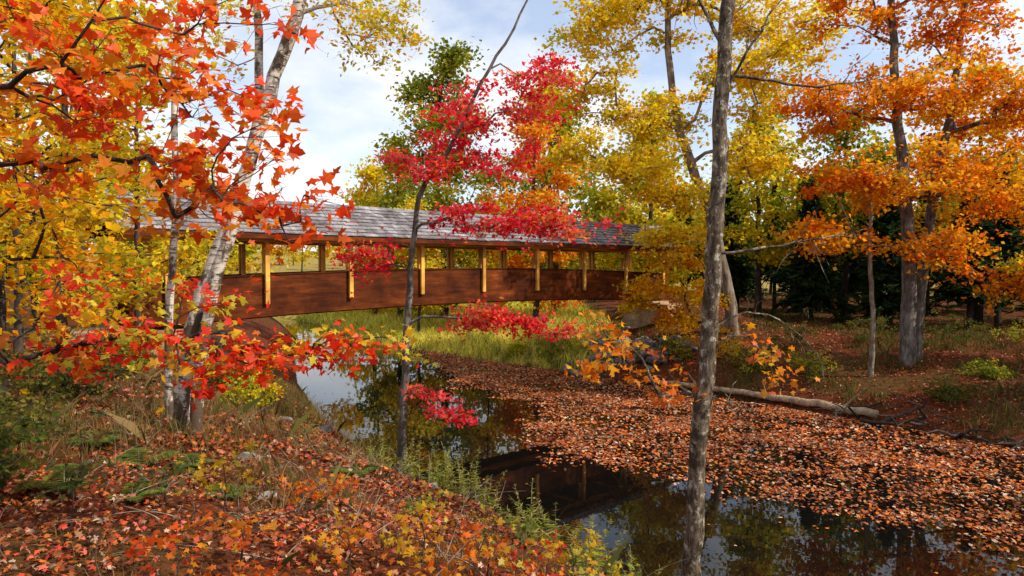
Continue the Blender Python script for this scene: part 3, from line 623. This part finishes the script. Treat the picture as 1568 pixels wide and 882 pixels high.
def shrub(x, y, H, R_, pal, seed, tpl=MAPLE, ls=.06, nl=9, n_=9, name='maple_seedling'):
    z = float(height(x, y))
    tree(name, [(x, y, z - .05), (x + .03, y, z + H * .5), (x, y + .02, z + H * .8)], .008, .004, [(x, y, z + H * .7, R_, R_, H * .35, n_)], nl, .16, ls, pal * .8, M_DARK, seed, tpl, flat=.3, step=.15, rtip=.002, ntw=4, sides=5)
k2 = 0
for (x, y, H, R_, pal) in [(-1.9,4.7,.45,.35,ORANGE),(-1.2,4.9,.4,.35,ORANGE),(-.7,5.2,.4,.3,GOLD),(-2.4,5.6,.7,.3,YELLOW),(-2.15,4.3,.4,.3,ORED),(-.2,5.2,.4,.3,ORANGE),(-1.6,6.2,.4,.3,ORANGE),(.5,5.8,.45,.3,GOLD),(.9,6.3,.5,.3,YGREEN),(-3.4,6.6,.4,.3,DKGREEN),(-.2,6.6,.4,.3,OLIVE),(-2.2,7.0,.4,.3,ORANGE),(1.5,6.5,.5,.3,YELLOW),(-4.6,7.2,.6,.4,DKGREEN),(-1.0,7.4,.4,.3,OLIVE),(-5.8,10,.8,.5,DKGREEN),(-.5,4.4,.4,.35,ORANGE),(-1.6,4.1,.35,.3,ORANGE),(.3,4.8,.4,.35,MIXLOW),(-3.4,5.2,.5,.35,DKGREEN)]:
    k2 += 1; shrub(x, y, H, R_, pal, 200 + k2, nl=11, n_=8)
for (x, y, H, R_, pal) in [(-8.9,15.5,1.0,.8,OLIVE),(-5.9,15.2,.7,.6,YGREEN),(-7.2,18,.9,.9,OLIVE),(-6.2,8.0,1.2,.8,DKGREEN),(-5.4,6.8,.9,.7,DKGREEN),(-4.6,5.6,.7,.6,DKGREEN),(-6.9,10.5,1.2,.9,DKGREEN),(7.3,30.8,1.5,1.1,OLIVE),(9.5,27.7,1.2,1,OLIVE),(11.3,26,1.2,1,OLIVE),(9,29.5,1.6,1.2,GOLD),(14,22,.8,.9,DKGREEN),(17,20.5,1.1,1.2,DKGREEN),(20,22,1.4,1.4,DKGREEN),(12.5,30,1.4,1.3,DKGREEN),(16.5,23.5,.7,.8,OLIVE),(2,35,.9,.9,OLIVE),(3.5,34.6,1,.9,OLIVE),(.2,37,.8,.9,YGREEN),(19,30,1.4,1.5,DKGREEN),(16,31,1.2,1.4,DKGREEN),(22,29,1.2,1.4,OLIVE),(8.0,33.2,1.9,1.2,GOLD)]:
    k2 += 1; z = float(height(x, y)); tree('shrub', [(x, y, z - .05), (x + .05, y, z + H * .4), (x, y, z + H * .8)], .03, .01, [(x, y, z + H * .5, R_, R_, H * .45, 34)], 42, .3, .08, pal, M_DARK, 300 + k2, FAR, rtip=.004, ntw=5, step=.25, sides=5)
mb = MB()
for k_ in range(460):
    x = r.uniform(-7, 1.5); y = r.uniform(4, 12.5); z = float(height(x, y))
    if z < .1: continue
    L = r.uniform(.2, .8); d = norm(np.array([r.normal(), r.normal(), r.uniform(.1, 1.6)])); t = np.linspace(0, 1, 7)[:, None]
    Q = np.array([x, y, z]) + t * L * d + t * t * L * .3 * np.array([r.normal(), r.normal(), -.5]); tube(mb, Q, np.linspace(.006, .0015, 7), 4)
mb.build('dry_twigs', [M_TAN])

# ------------------------------------------------------------------ light, sky, camera
S = Vector((.69, -.27, .66)).normalized(); el = math.asin(S.z); az = math.atan2(S.x, S.y)
sun = bpy.data.lights.new('sun', 'SUN'); sun.energy = 5.0; sun.angle = math.radians(.5); sun.color = (1, .91, .76)
so = bpy.data.objects.new('sun', sun); so.rotation_euler = S.to_track_quat('Z', 'Y').to_euler(); so.location = (20, -20, 30); scene.collection.objects.link(so)
w_ = bpy.data.worlds.new('World'); scene.world = w_; w_.use_nodes = True; nt = w_.node_tree; nt.nodes.clear()
sky = N(nt, 'ShaderNodeTexSky', sky_type='NISHITA'); sky.sun_disc = False; sky.sun_elevation = el; sky.sun_rotation = az; sky.dust_density = 1.0
tc = N(nt, 'ShaderNodeTexCoord'); mp = N(nt, 'ShaderNodeMapping'); mp.inputs['Scale'].default_value = (1.3, 1.3, 2.6); nz = N(nt, 'ShaderNodeTexNoise')
nz.inputs['Scale'].default_value = 2.3; nz.inputs['Detail'].default_value = 6; nz.inputs['Roughness'].default_value = .55
nt.links.new(tc.outputs['Generated'], mp.inputs[0]); nt.links.new(mp.outputs[0], nz.inputs['Vector'])
cr = ramp(nt, nz.outputs['Fac'], [(.40, (.32, .32, .32)), (.58, (.98, .98, .98))])
col = mixc(nt, mixc(nt, sky.outputs[0], (1.5, 1.65, 1.85), 1., 'MULTIPLY'), (9.4, 9.5, 9.6), cr)
bg = N(nt, 'ShaderNodeBackground'); bg.inputs['Strength'].default_value = .115; wo = N(nt, 'ShaderNodeOutputWorld')
nt.links.new(col, bg.inputs[0]); nt.links.new(bg.outputs[0], wo.inputs[0])
scene.view_settings.view_transform = 'Standard'; scene.view_settings.look = 'None'; scene.view_settings.exposure = 0
cam = bpy.data.cameras.new('camera'); cam.lens = 24; cam.sensor_width = 36; cam.clip_end = 5000; cam.clip_start = .05
co = bpy.data.objects.new('camera', cam); co.location = (0, 0, 5); co.rotation_euler = (math.radians(90 - 1.53), 0, 0); scene.collection.objects.link(co); scene.camera = co
print('verts', sum(len(o.data.vertices) for o in bpy.data.objects if o.type == 'MESH'))
